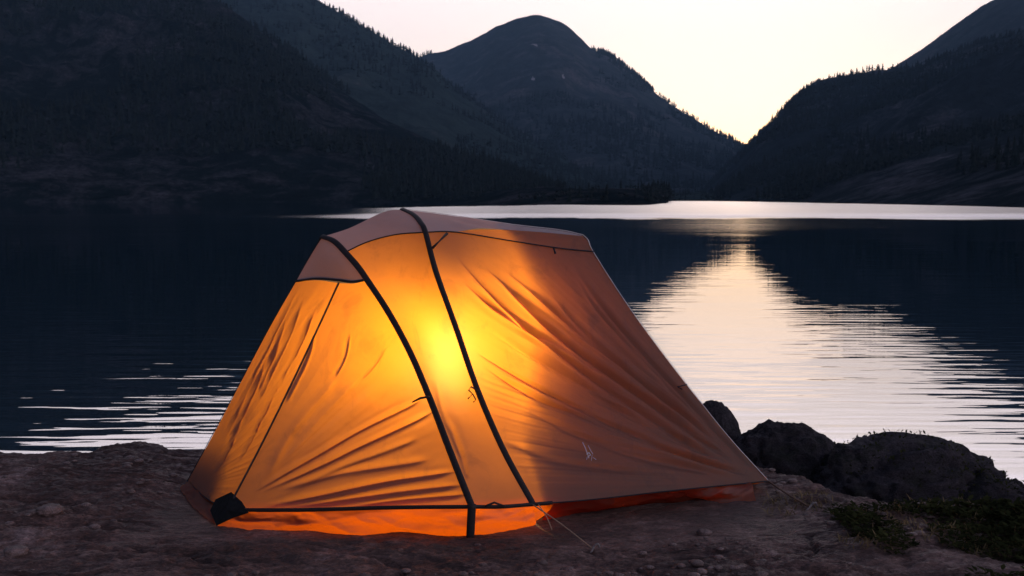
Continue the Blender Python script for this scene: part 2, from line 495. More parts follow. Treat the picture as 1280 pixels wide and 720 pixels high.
MC = mountain("central_peak",
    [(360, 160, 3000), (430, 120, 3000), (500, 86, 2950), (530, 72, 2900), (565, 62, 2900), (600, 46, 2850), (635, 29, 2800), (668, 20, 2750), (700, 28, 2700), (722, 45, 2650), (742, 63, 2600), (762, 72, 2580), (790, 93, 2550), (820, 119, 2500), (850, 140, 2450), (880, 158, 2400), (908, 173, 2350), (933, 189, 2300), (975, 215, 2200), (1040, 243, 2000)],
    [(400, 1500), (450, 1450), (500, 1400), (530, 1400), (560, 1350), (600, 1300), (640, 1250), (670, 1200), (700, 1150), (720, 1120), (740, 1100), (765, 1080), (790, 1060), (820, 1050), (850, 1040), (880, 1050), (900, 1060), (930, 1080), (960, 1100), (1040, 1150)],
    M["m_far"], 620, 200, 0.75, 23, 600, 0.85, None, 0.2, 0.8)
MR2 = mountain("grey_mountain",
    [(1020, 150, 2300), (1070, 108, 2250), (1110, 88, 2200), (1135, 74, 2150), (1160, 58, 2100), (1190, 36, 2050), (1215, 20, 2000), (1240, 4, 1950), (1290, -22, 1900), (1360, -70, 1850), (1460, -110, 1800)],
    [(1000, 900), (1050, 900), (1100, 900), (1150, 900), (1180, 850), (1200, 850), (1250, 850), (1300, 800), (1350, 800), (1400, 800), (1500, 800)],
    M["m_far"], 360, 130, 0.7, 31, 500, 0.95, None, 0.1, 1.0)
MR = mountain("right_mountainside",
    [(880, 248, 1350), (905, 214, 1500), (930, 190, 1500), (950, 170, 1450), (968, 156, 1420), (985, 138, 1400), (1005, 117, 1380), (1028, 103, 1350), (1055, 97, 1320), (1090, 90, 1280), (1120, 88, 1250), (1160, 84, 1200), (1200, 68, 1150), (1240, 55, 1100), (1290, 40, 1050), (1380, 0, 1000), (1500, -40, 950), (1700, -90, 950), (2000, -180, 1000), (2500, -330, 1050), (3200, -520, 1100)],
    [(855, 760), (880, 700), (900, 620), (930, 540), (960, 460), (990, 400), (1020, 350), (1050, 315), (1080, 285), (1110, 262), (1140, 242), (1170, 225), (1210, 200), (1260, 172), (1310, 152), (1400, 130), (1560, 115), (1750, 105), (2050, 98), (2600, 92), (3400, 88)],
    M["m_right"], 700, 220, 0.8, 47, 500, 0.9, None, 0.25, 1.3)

# low ground where the valley meets the lake
def flat_land(name, outline, z, mat, seed):
    n = 160
    out_ = []
    for px0, px1, Yn, Yf in outline: pass
    return None


def spit(name, front, backY, hmax, seed, mat):
    """low wooded land: front is [(px, Y)], runs back to backY"""
    f = catmull(np.array([[(px - 640) / F * Y, Y, 0] for px, Y in front]), 200)
    nv = 60
    v = np.linspace(0, 1, nv)[None, :, None]
    bk = f.copy(); k = backY / f[:, 1]; bk[:, 0] *= k; bk[:, 1] = backY
    V = f[:, None] * (1 - v) + bk[:, None] * v
    x, y = V[..., 0], V[..., 1]
    u = np.linspace(0, 1, 200)[:, None]
    env = sstep(0, 0.15, v[..., 0]) * sstep(0, 0.12, u) * sstep(0, 0.12, 1 - u)
    V[..., 2] = WATER_Z - 0.6 + env * (0.9 + hmax * (0.5 + 0.5 * fbm(x * 0.02, y * 0.02, None, 5, seed))) + sstep(0, .02, v[..., 0]) * 0.5
    o = mesh_obj(name, V.reshape(-1, 3), grid_faces(200, nv), mat)
    tag(o, kind="structure")
    return V


SP1 = spit("wooded_headland", [(520, 420), (600, 360), (660, 300), (720, 262), (770, 250), (803, 252), (820, 300), (835, 400)], 900, 7, 61, M["m_front"])
SP2 = spit("valley_floor", [(760, 620), (820, 640), (880, 640), (940, 560), (980, 450), (1020, 370)], 1300, 9, 66, M["m_mid"])

def conifer_geo(h, seed, seg=6, tiers=4):
    r = random.Random(seed)
    V = []; Fc = []
    for t in range(tiers):
        z0 = h * (0.10 + 0.9 * t / tiers); z1 = h * min(1.0, 0.10 + 0.9 * (t + 1.55) / tiers)
        rad = h * 0.20 * (1 - t / tiers) * r.uniform(0.85, 1.15)
        o = len(V)
        V.append((r.uniform(-.01, .01) * h, r.uniform(-.01, .01) * h, z1))
        for k in range(seg * 2):
            a = math.pi * k / seg + r.uniform(-.15, .15)
            rr = rad * (1.0 if k % 2 else 0.55) * r.uniform(0.7, 1.2)
            V.append((rr * math.cos(a), rr * math.sin(a), z0 + r.uniform(-.03, .03) * h))
        for k in range(seg * 2):
            Fc.append((o, o + 1 + k, o + 1 + (k + 1) % (seg * 2)))
    return np.array(V), np.array(Fc)


_TREES = [conifer_geo(1.0, s, 4, 3) for s in range(6)]
def bush_geo(seed):
    r = random.Random(seed); V = []; Fc = []
    for k in range(16):
        c = np.array([r.uniform(-.4, .4), r.uniform(-.4, .4), r.uniform(.1, .75)])
        o = len(V)
        for q in range(3):
            V.append(c + np.array([r.uniform(-.3, .3), r.uniform(-.3, .3), r.uniform(-.25, .25)]))
        Fc.append((o, o + 1, o + 2))
    return np.array(V), np.array(Fc)
_BUSH = [bush_geo(s) for s in range(5)]


def forest(name, V, n, hmin, hmax, seed, label, vmin=0.0, vmax=1.0, dens=0.0, ridge_bias=0, bushes=0.35, sc=0.01, bald=None):
    r = np.random.default_rng(seed)
    nu, nv = V.shape[:2]
    VV = []; FF = []; off = 0; cnt = 0; tries = 0
    while cnt < n and tries < n * 12:
        tries += 1
        i = int(r.integers(2, nu - 2))
        t = r.random()
        v = vmin + (vmax - vmin) * t
        if ridge_bias and r.random() < ridge_bias: v = r.random() * 0.02
        j = min(nv - 1, max(0, int(v * (nv - 1))))
        p = V[i, j]
        if p[2] < WATER_Z + 0.3: continue
        if float(vnoise(np.array([p[0] * sc]), np.array([p[1] * sc]), np.array([p[2] * sc]), seed)[0]) < dens: continue
        q = proj(p)
        if q[0] < -60 or q[0] > 1340 or q[1] < -40: continue
        if bald and abs(q[0] - bald[0]) < bald[1] and q[1] < bald[2]: continue
        h = r.uniform(hmin, hmax)
        if r.random() < bushes:
            tv, tf = _BUSH[int(r.integers(5))]; sx_ = h * 0.8; sz = h * 0.5
        else:
            tv, tf = _TREES[int(r.integers(6))]; sx_ = h; sz = h
        a = r.random() * 6.28
        x = tv[:, 0] * math.cos(a) - tv[:, 1] * math.sin(a); y = tv[:, 0] * math.sin(a) + tv[:, 1] * math.cos(a)
        jit = (r.random(2) - .5) * 6
        VV.append(np.stack([x * sx_ + p[0] + jit[0], y * sx_ + p[1] + jit[1], tv[:, 2] * sz + p[2] - 0.06 * h], 1))
        FF.append(tf + off); off += len(tv); cnt += 1
    o = mesh_obj(name, np.vstack(VV), np.vstack(FF), M["pine"], smooth=False)
    tag(o, label, "forest", kind="stuff")


forest("pine_forest", FL, 6500, 5, 11, 1, "dark pine forest covering the big slope on the left shore", 0.0, 1.0, -0.15, 0.05)
forest("pine_forest", ML, 2500, 7, 13, 2, "pines spread over the green slope behind the dark left one", 0.0, 0.9, 0.0, 0.12)
forest("pine_forest", MC, 4500, 9, 19, 3, "pines along the right flank of the rounded central peak", 0.0, 0.9, 0.0, 0.30, bald=(640, 108, 110))
forest("pine_ridge", MC, 420, 8, 16, 13, "pines standing along the crest right of the central summit", 0.0, 0.012, -0.5, 0, 0.25, bald=(640, 100, 110))
forest("pine_ridge", MR, 320, 4.5, 10, 14, "small pines along the crest of the right mountainside", 0.0, 0.012, -0.2, 0, 0.35)
forest("pine_forest", MR, 6500, 4, 9, 4, "dark pine forest covering the slope on the right shore", 0.0, 1.0, -0.1, 0.06)
forest("scrub_wood", SP1, 1400, 2.0, 5.5, 5, "low dark scrub and trees on the headland at the far shore", 0.02, 1.0, -0.4, 0, 0.6, 0.03)
forest("scrub_wood", SP2, 1600, 2.5, 6, 6, "scrub and trees on the valley floor beyond the lake", 0.02, 1.0, -0.3, 0, 0.6, 0.02)


def nearest_ridge(V, px):
    pr = proj(V[:, 0]); i = int(np.argmin(np.abs(pr[:, 0] - px)))
    return V[i, 0]


def pine_tree(V, px, hpx, label, group):
    p = nearest_ridge(V, px); h = hpx / F * p[1] * 1.35
    t = empty("pine_tree", p - np.array([0, 0, 0.15 * h]))
    tag(t, label, "tree", group)
    tv, tf = conifer_geo(h, int(px), 7, 6)
    mesh_obj("crown", tv * np.array([1.0, 1.0, 1]) + p - np.array([0, 0, 0.0]), tf, M["pine"], t, False)
    tube("trunk", [p - np.array([0, 0, .15 * h]), p + np.array([0, 0, .5 * h]), p + np.array([0, 0, .9 * h])], np.array([.03, .02, .004]) * h, M["bark"], t, 6)


pine_tree(ML, 441, 5, "lone pine highest up on the ridge at top left of the sky", "pines on the ridgelines")
pine_tree(ML, 455, 6, "pine on the left ridge between the highest and the lowest one", "pines on the ridgelines")
pine_tree(ML, 511, 7, "pine low on the left ridge just before it meets the central peak", "pines on the ridgelines")
pine_tree(MC, 763, 6, "pine on the shoulder of the central peak's right ridge", "pines on the ridgelines")
pine_tree(MC, 842, 6, "tallest pine halfway down the central peak's right ridge", "pines on the ridgelines")
pine_tree(MR, 1036, 5, "pine standing on the right shore's ridge where it levels off", "pines on the ridgelines")
pine_tree(MR, 966, 5, "pine on the steep right ridge near the valley notch", "pines on the ridgelines")

# old snow patches on the central peak
def snow(px, py, w_, seed, label):
    pr = proj(MC.reshape(-1, 3)); d = np.hypot(pr[:, 0] - px, pr[:, 1] - py); k = int(np.argmin(d))
    i, j = divmod(k, MC.shape[1])
    g = MC[max(0, i - w_):i + w_ + 1, max(0, j - 2):j + 3].copy()
    nu_, nv_ = g.shape[:2]
    uu, vv = np.meshgrid(np.linspace(-1, 1, nu_), np.linspace(-1, 1, nv_), indexing="ij")
    g = g + np.array([0, -6.0, 6.0]); V = g.reshape(-1, 3)
    fc = grid_faces(nu_, nv_)
    ok = (uu ** 2 + vv ** 2 + 0.4 * fbm(uu * 2, vv * 2, None, 3, seed)).ravel() < 1.0
    fc = fc[np.all(ok[fc], 1)]
    if len(fc): tag(mesh_obj("snow_patch", V, fc, M["snow"]), kind="structure")
snow(668, 60, 5, 1, "")
snow(704, 101, 3, 2, "")
snow(666, 104, 3, 3, "")

# ------------------------------------------------------------------ bank (the ground)
EDGE = np.array([[-40, 3.0], [-12, 3.9], [-5, 4.35], [-3, 4.40], [-2.25, 4.42], [-2.0, 4.36], [-1.75, 4.5], [-1.5, 4.44], [-1.36, 4.5], [-1.22, 5.1], [-0.6, 5.5], [0.4, 5.55], [0.85, 5.2],
                 [1.0, 4.45], [1.15, 4.05], [1.3, 3.80], [1.45, 3.68], [1.8, 3.62], [2.3, 3.55], [4, 3.2], [12, 2.0], [40, -2]])


def ground_z(x, y):
    e = np.interp(x, EDGE[:, 0], EDGE[:, 1]) + 0.05 * fbm(x * 2.2, x * 0 + 3.3, None, 4, 91)
    d = y - e
    near = np.clip((1.9 - np.abs(x)) / 1.0, 0, 1)
    z = -1.1 * sstep(-0.02, 0.75, d) ** 0.9
    slab = fbm(x * 0.9, y * 2.6, None, 6, 5, 0.55, True)
    fine = fbm(x * 5.0 + 0.8 * fbm(x * 2, y * 2, None, 3, 9), y * 13.0, None, 6, 14, 0.62)
    lump = fbm(x * 2.4, y * 3.6, None, 5, 33, 0.5)
    crack = np.abs(fbm(x * 1.5, y * 5.5, None, 4, 51, 0.5))
    z = z + 0.026 * slab + 0.034 * fine + 0.028 * lump + 0.010 * fbm(x * 17, y * 38, None, 4, 77, 0.6, True) - 0.018 * np.exp(-(crack / 0.035) ** 2)
    # gentle hump on the left, dips on the right
    z = z + 0.04 * np.exp(-(((x + 2.0) / 0.9) ** 2 + ((y - 4.15) / 0.35) ** 2))
    # flattened under the tent
    inside = sstep(0.25, -0.05, np.maximum(np.abs(x + 0.15) - 1.10, np.abs(y - 4.2) - 0.82))
    z = z * (1 - 0.75 * inside) - 0.012 * inside
    z = z + 0.10 * sstep(3, 12, np.abs(x)) * fbm(x * 0.3, y * 0.3, None, 4, 71) * 3
    return z - 0.012


def axis(lo, a, b_, hi, step, n_out):
    l = a - (a - lo) * (np.linspace(1, 0, n_out, endpoint=False) ** 2.4)
    r_ = b_ + (hi - b_) * (np.linspace(0, 1, n_out + 1)[1:] ** 2.4)
    return np.concatenate([l, np.arange(a, b_, step), r_])


gx = axis(-40, -2.4, 2.4, 40, 0.0075, 70)
gy = axis(-30, 2.75, 4.9, 8.0, 0.006, 60)
GX, GY = np.meshgrid(gx, gy, indexing="ij")
GZ = ground_z(GX, GY)
tag(mesh_obj("ground", np.stack([GX, GY, GZ], -1).reshape(-1, 3), grid_faces(len(gx), len(gy)), M["bank"]), kind="structure")


def gz1(x, y):
    i = min(max(int(np.searchsorted(gx, x)) - 1, 0), len(gx) - 2); j = min(max(int(np.searchsorted(gy, y)) - 1, 0), len(gy) - 2)
    a = min(max((x - gx[i]) / (gx[i + 1] - gx[i]), 0), 1); c = min(max((y - gy[j]) / (gy[j + 1] - gy[j]), 0), 1)
    return float(GZ[i, j] * (1 - a) * (1 - c) + GZ[i + 1, j] * a * (1 - c) + GZ[i, j + 1] * (1 - a) * c + GZ[i + 1, j + 1] * a * c)


def ground_pt(px, py, dz=0.0):
    """where the ray through a pixel meets the bank"""
    Y = 1.15 / max((py - HORIZON) / F, .02)
    for _ in range(6):
        p = P(px, py, Y); z = gz1(p[0], p[1])
        Y = Y * (1.15 - z) / max(1.15 - p[2], .05)
    p = P(px, py, Y); p[2] = gz1(p[0], p[1]) + dz
    return p


# ------------------------------------------------------------------ boulders
import bmesh
def ico(sub):
    bm = bmesh.new(); bmesh.ops.create_icosphere(bm, subdivisions=sub, radius=1.0)
    V = np.array([v.co[:] for v in bm.verts]); Fc = np.array([[v.index for v in f.verts] for f in bm.faces]); bm.free()
    return V, Fc
ICO6 = ico(6); ICO4 = ico(4); ICO2 = ico(2)


def boulder(center, size, seed, label, rough=0.13, sub=ICO6, rot=0.0, power=1.0, boxy=0.0, name="boulder", mat="boulder", group=None):
    V, Fc = sub
    n = V / np.linalg.norm(V, axis=1)[:, None]
    if boxy:
        q = np.sign(n) * np.abs(n) ** (1 - boxy); n2 = q / np.linalg.norm(q, axis=1)[:, None]
        k = 1 + boxy * 0.3 * (np.abs(n).sum(1) - 1)
        v = n2 * k[:, None]
    else: v = n.copy()
    v = v * (1 + rough * 1.6 * fbm(n[:, 0] * 1.3, n[:, 1] * 1.3, n[:, 2] * 1.3, 3, seed) + rough * 0.9 * fbm(n[:, 0] * 3.5, n[:, 1] * 3.5, n[:, 2] * 4.5, 6, seed + 9, 0.6)
             + rough * 0.4 * fbm(n[:, 0] * 6, n[:, 1] * 6, n[:, 2] * 9, 4, seed + 19, 0.6, True))[:, None]
    v = v * np.array(size)
    c, s_ = math.cos(rot), math.sin(rot)
    v = np.stack([v[:, 0] * c - v[:, 1] * s_, v[:, 0] * s_ + v[:, 1] * c, v[:, 2]], 1)
    o = mesh_obj(name, v, Fc, M[mat])
    o.location = center
    tag(o, label, "rock", group)
    return o


# right of the tent
b0 = boulder((P(893, 545, 4.75)) + np.array([0, 0, -0.10]), (0.135, 0.15, 0.27), 3, "smooth rounded boulder peeking out behind the tent's right edge", 0.06)
b1 = boulder(P(978, 596, 4.55) + np.array([0, 0, -0.14]), (0.31, 0.26, 0.36), 12, "dark boulder with a flat sloping top, between the round one and the largest", 0.13, rot=0.2)
b2 = boulder(P(1122, 625, 4.25) + np.array([0.02, 0.0, -0.16]), (0.46, 0.32, 0.40), 21, "largest dark boulder, mossy along its top, at the water's edge", 0.15, rot=0.1, boxy=0.25)
b3 = boulder(P(1232, 655, 4.12) + np.array([0.0, 0.0, -0.12]), (0.36, 0.28, 0.345), 35, "low dark boulder at the right edge of the picture beside the largest", 0.12)
b4 = boulder(P(1050, 640, 4.15) + np.array([0, 0, -0.12]), (0.25, 0.14, 0.17), 44, "small low rock in front of the gap between two dark boulders", 0.14)
b5 = boulder(P(165, 590, 4.55) + np.array([0, 0, -0.055]), (0.25, 0.15, 0.19), 52, "low pointed rock at the left shore, the bright water behind it", 0.12, mat="bank")
b6 = boulder(P(25, 600, 4.5) + np.array([0, 0, -0.05]), (0.30, 0.16, 0.13), 66, "broad flat rock at the far left end of the shore", 0.12, mat="bank")

# loose stones
sv, sf = ICO2
_gi, _gj = np.meshgrid(np.arange(256), np.arange(256), indexing="ij"); _grit = fbm(_gi / 16.0, _gj / 16.0, None, 3, 8) * 1.5
VV = []; FF = []; off = 0
for k in range(5200):
    x = rng.uniform(-2.3, 2.3); y = rng.uniform(2.85, 4.35)
    if float(_grit[int((x + 3) * 40) % 256, int((y) * 60) % 256]) < rng.random() - .15: continue
    if -1.35 < x < 1.05 and 3.32 < y < 5: continue
    s_ = 0.003 + 0.014 * rng.random() ** 5
    n = sv * (1 + 0.25 * (rng.random((len(sv), 1)) - .5)) * np.array([1.3, 1, .6]) * s_
    VV.append(n + np.array([x, y, gz1(x, y) + s_ * .2])); FF.append(sf + off); off += len(sv)
tag(mesh_obj("gravel", np.vstack(VV), np.vstack(FF), M["stone"], smooth=False), "small stones and grit scattered over the rocky bank", "gravel", kind="stuff")
for k, (px, py, s_, lb) in enumerate([(62, 640, .035, "pale stone lying alone low at the left of the bank"), (20, 694, .03, "stone lying near the bottom left corner"),
                                      (880, 668, .02, "small stone on the bank in front of the tent's right half")]):
    p = ground_pt(px, py)
    boulder(p + np.array([0, 0, s_ * .3]), (s_ * 1.3, s_, s_ * .6), 80 + k, lb, 0.15, ICO4, name="stone", mat="stone", group="single stones on the bank")

# ------------------------------------------------------------------ plants on the bank
def leaf_mat(name, c0, c1):
    m, nt, out = new_mat(name); b = NB(nt)
    df = b.n("ShaderNodeBsdfDiffuse"); tr = b.n("ShaderNodeBsdfTranslucent"); mx = b.n("ShaderNodeMixShader"); mx.inputs[0].default_value = 0.3
    c = b.ramp(b.noise(b.coord(), 9, 4), [(0.35, c0), (0.65, c1)])
    b.l(c, df.inputs[0]); b.l(c, tr.inputs[0]); b.l(df.outputs[0], mx.inputs[1]); b.l(tr.outputs[0], mx.inputs[2]); b.l(mx.outputs[0], out.inputs[0])
    return m
M["leaf"] = leaf_mat("herb_leaf", (0.014, 0.019, 0.009), (0.045, 0.052, 0.02))
M["dry"] = leaf_mat("dry_grass", (0.12, 0.09, 0.05), (0.26, 0.20, 0.11))


def scatter_leaves(name, n, sampler, mat, label, cat, size, up=0.5, blade=False, stem=0.0):
    VV = []; FF = []; off = 0
    for k in range(n):
        s = sampler()
        if s is None: continue
        p, sc_ = s
        L = size * sc_ * rng.uniform(.5, 1.3); a = rng.uniform(0, 6.28)
        e = rng.uniform(up * .4, up * 1.4)
        d = np.array([math.cos(a) * math.cos(e), math.sin(a) * math.cos(e), math.sin(e)])
        s2 = np.array([-math.sin(a), math.cos(a), 0]) * L * (0.06 if blade else 0.32)
        p = p + np.array([0, 0, rng.uniform(0, stem)])
        bend = np.array([d[0], d[1], -0.4]) * L * 0.25
        V = np.array([p - s2 * .4, p + s2 * .4, p + d * L * .5 + s2, p + d * L * .5 - s2, p + d * L + bend])
        VV.append(V); FF += [(off, off + 1, off + 2, off + 3), (off + 3, off + 2, off + 4)]; off += 5
    return tag(mesh_obj(name, np.vstack(VV), FF, M[mat]), label, cat, kind="stuff")


def herb_s():
    x = rng.uniform(1.15, 2.2); y = rng.uniform(2.9, 3.62)
    f = (x - 1.22) * 1.6 + (y - 2.9) * 0.1 + 0.55 * float(vnoise(np.array([x * 5.0]), np.array([y * 7.0]), None, 5)[0]) - abs(y - 3.4) * .4
    if f < 0.22 or rng.random() > 0.35 + f: return None
    return np.array([x, y, gz1(x, y) - .002]), 0.7 + 0.5 * min(1, f)
scatter_leaves("ground_cover", 15000, herb_s, "leaf", "low green leafy plants covering the bank's lower right corner", "plants", 0.022, 0.5, stem=0.03)
def dry_s():
    x = rng.uniform(0.95, 1.9); y = rng.uniform(3.1, 3.8)
    if float(vnoise(np.array([x * 6.0]), np.array([y * 8.0]), None, 8)[0]) < 0.15: return None
    return np.array([x, y, gz1(x, y) - .002]), 1
scatter_leaves("dry_grass", 2600, dry_s, "dry", "short dry grass among the green plants on the right of the bank", "grass", 0.035, 0.9, True)


def on_boulder(o, zmin):
    me = o.data; co = np.array([v.co[:] for v in me.vertices]); nn = np.array([v.normal[:] for v in me.vertices])
    idx = np.where((nn[:, 2] > zmin))[0]
    base = np.array(o.location)
    def s():
        i = int(rng.choice(idx)); p = co[i] + base
        if float(vnoise(np.array([p[0] * 6.0]), np.array([p[1] * 6.0]), None, 12)[0]) < -0.1: return None
        return p, 1
    return s
scatter_leaves("heather", 1800, on_boulder(b2, 0.25), "leaf", "low heather growing over the top of the largest boulder", "plants", 0.014, 0.9, stem=0.012)
scatter_leaves("heather", 1200, on_boulder(b3, 0.25), "leaf", "low heather on the boulder at the picture's right edge", "plants", 0.014, 0.9, stem=0.012)

# ------------------------------------------------------------------ TENT
tent = empty("tent", (-0.1, 4.2, 0.0))
tag(tent, "glowing orange dome tent with dark pole sleeves pitched on the rocky lake shore", "tent")

T1 = (403, 296, 4.12)
S1a = [T1, (418, 302, 4.07), (432, 316, 4.02)]
S1b = [(432, 316, 4.02), (447, 333, 3.97), (459, 350, 3.93)]
S1c = [(459, 350, 3.93), (486, 391, 3.83), (513, 441, 3.72), (537, 497, 3.62), (565, 570, 3.45), (590, 633, 3.345)]
APEX = (503, 262, 4.30)
S2a = [APEX, (517, 269, 4.19), (526, 279, 4.10), (532, 291, 4.04)]
S2b = [(532, 291, 4.04), (545, 340, 3.92), (570, 410, 3.80), (597, 488, 3.68), (629, 562, 3.54), (666, 630, 3.44)]
P3 = (728, 294, 4.40)
S3a = [P3, (735, 301, 4.37), (741, 315, 4.33)]
S3b = [(741, 315, 4.33), (780, 376, 4.21), (820, 431, 4.12), (862, 486, 4.04), (910, 546, 3.96), (960, 601, 3.90)]
SAa = [T1, (388, 320, 4.14), (370, 352, 4.15)]
SAb = [(370, 352, 4.15), (338, 408, 4.12), (300, 480, 4.06), (264, 548, 4.01), (235, 601, 3.97)]
S0 = [(424, 354, 4.00), (402, 402, 3.91), (370, 470, 3.80), (328, 555, 3.64), (285, 637, 3.50)]
LL = [(370, 352, 4.15), (396, 349, 4.09), (424, 351, 4.02)]
LR = [(424, 351, 4.02), (442, 353, 3.97), (459, 350, 3.93)]
CM = [(432, 316, 4.02), (460, 303, 4.05), (495, 294, 4.06), (532, 291, 4.04)]
CR = [(532, 291, 4.04), (570, 291, 4.10), (640, 302, 4.19), (700, 311, 4.27), (741, 315, 4.33)]
CE = [(532, 291, 4.045), (566, 290, 4.11), (600, 287, 4.18), (660, 289, 4.31), (728, 295, 4.395)]
R12 = [T1, (437, 285, 4.20), (470, 269, 4.27), (487, 263, 4.29), APEX]
R23 = [APEX, (560, 269, 4.36), (640, 281, 4.40), (700, 288, 4.41), P3]
HA = [(235, 601, 3.97), (258, 622, 3.74), (285, 637, 3.50)]
HL = [(285, 637, 3.50), (380, 637, 3.42), (490, 634, 3.37), (590, 633, 3.345)]
HM = [(590, 633, 3.345), (625, 633, 3.39), (666, 630, 3.44)]
HR = [(666, 630, 3.44), (740, 624, 3.52), (830, 614, 3.63), (900, 607, 3.76), (960, 601, 3.90)]


def C3(lst): return np.array([P(*p) for p in lst])


def coons(top, bottom, left, right, nu, nv):
    """top/bottom run left->right, left/right run top->bottom. returns (nv, nu, 3)"""
    t = catmull(top, nu); bo = catmull(bottom, nu); l = catmull(left, nv); r = catmull(right, nv)
    u = np.linspace(0, 1, nu)[None, :, None]; v = np.linspace(0, 1, nv)[:, None, None]
    S = (1 - v) * t[None] + v * bo[None] + (1 - u) * l[:, None] + u * r[:, None]
    S -= (1 - u) * (1 - v) * t[0] + u * (1 - v) * t[-1] + (1 - u) * v * bo[0] + u * v * bo[-1]
    return S


TC = np.array([-0.2, 4.3, 0.3])
def normals(S):
    du = np.gradient(S, axis=1); dv = np.gradient(S, axis=0)
    n = np.cross(du, dv); n /= np.linalg.norm(n, axis=2, keepdims=True) + 1e-12
    s = np.sign(((S - TC) * n).sum(-1).mean()); return n * s


def seg_dist(q, poly):
    """distance in px to a polyline and the fraction along it"""
    best = np.full(q.shape[:-1], 1e9); frac = np.zeros(q.shape[:-1]); side = np.zeros(q.shape[:-1])
    L = np.r_[0, np.cumsum(np.linalg.norm(np.diff(poly, axis=0), axis=1))]
    for i in range(len(poly) - 1):
        a, c = poly[i], poly[i + 1]; ab = c - a; l2 = (ab ** 2).sum()
        t = np.clip(((q - a) @ ab) / l2, 0, 1)
        pr = a + t[..., None] * ab; dd = np.linalg.norm(q - pr, axis=-1)
        m_ = dd < best
        best = np.where(m_, dd, best); frac = np.where(m_, (L[i] + t * math.sqrt(l2)) / L[-1], frac)
        sd_ = np.sign(ab[0] * (q[..., 1] - a[1]) - ab[1] * (q[..., 0] - a[0])); side = np.where(m_, sd_, side)
    return best, frac, side


def panel(name, S, mat, creases=(), sag=0.0, wr=0.0, seed=0, label=None, fan=None, thick=None, nf=None):
    """creases: (pixel polyline, half width px, height mm, tuck 0/1)"""
    n = normals(S)
    nv, nu = S.shape[:2]
    u = np.linspace(0, 1, nu)[None]; v = np.linspace(0, 1, nv)[:, None]
    env = (np.sin(np.pi * u) * np.sin(np.pi * v)) ** 0.5
    d = -sag * np.sin(np.pi * u) ** 1 * np.sin(np.pi * v)
    if wr: d = d + wr * env * fbm(S[..., 0] * 7, S[..., 2] * 7 , S[..., 1] * 7, 4, seed)
    q = proj(S)
    if fan is not None:        # tension folds running to a corner (pixel position)
        for (cx, cy, k, amp, lo, hi, sd) in fan:
            ang = np.arctan2(q[..., 1] - cy, q[..., 0] - cx); rr = np.hypot(q[..., 0] - cx, q[..., 1] - cy)
            f = vnoise(ang * k, rr * 0.004, None, sd) + 0.5 * vnoise(ang * k * 2.3, rr * 0.006, None, sd + 1)
            d = d + amp * f * sstep(0, lo, rr) * (1 - sstep(hi * .6, hi, rr)) * env
    cs = []
    for poly, hw, amp, tuck in creases:
        pl = catmull(np.array(poly, float), 40)
        dist, fr, side = seg_dist(q, pl)
        e = np.minimum(sstep(-0.02, 0.25, fr), 1 - sstep(0.88, 1.0, fr))
        x_ = dist * side / hw
        prof = 0.7 * np.exp(-((x_ - 1.25) / 0.8) ** 2) - 1.1 * np.exp(-(x_ / 0.5) ** 2) + 0.25 * np.exp(-((x_ + 1.1) / 0.7) ** 2)
        d = d + amp * 0.0016 * prof * e
        if tuck: cs.append((pl, hw, amp, e, tuck))
    S2 = S + n * d[..., None]
    V = S2.reshape(-1, 3); Fc = grid_faces(nv, nu)
    parts_v = [V]; parts_f = [Fc]; off = len(V)
    # cloth doubled over behind the sharpest creases
    qf = q.reshape(-1, 2); nf_ = n.reshape(-1, 3)
    for pl, hw, amp, e, tuck in cs:
        pts = []; nn = []
        for p_ in pl:
            k = int(np.argmin(((qf - p_) ** 2).sum(1))); pts.append(V[k] - nf_[k] * 0.0035); nn.append(nf_[k])
        pts = np.array(pts); nn = np.array(nn)
        ker = np.ones(5) / 5
        for c_ in range(3):
            pts[2:-2, c_] = np.convolve(pts[:, c_], ker, "valid")
        t = np.gradient(pts, axis=0); t /= np.linalg.norm(t, axis=1)[:, None] + 1e-12
        s_ = np.cross(t, nn); s_ /= np.linalg.norm(s_, axis=1)[:, None] + 1e-12
        f_ = np.linspace(0, 1, len(pts)); wd = (tuck * 0.0016 + 0.001) * np.sin(np.pi * np.clip(f_, 0.0, 1)) ** 0.7 + 0.0003
        A_ = pts - s_ * wd[:, None]; B_ = pts + s_ * wd[:, None]
        G = np.stack([A_, B_], 1)
        parts_v.append(G.reshape(-1, 3)); parts_f.append(grid_faces(len(pts), 2) + off); off += 2 * len(pts)
    o = mesh_obj(name, np.vstack(parts_v), np.vstack(parts_f), mat, tent)
    if label: o["label"] = label
    return o, S2


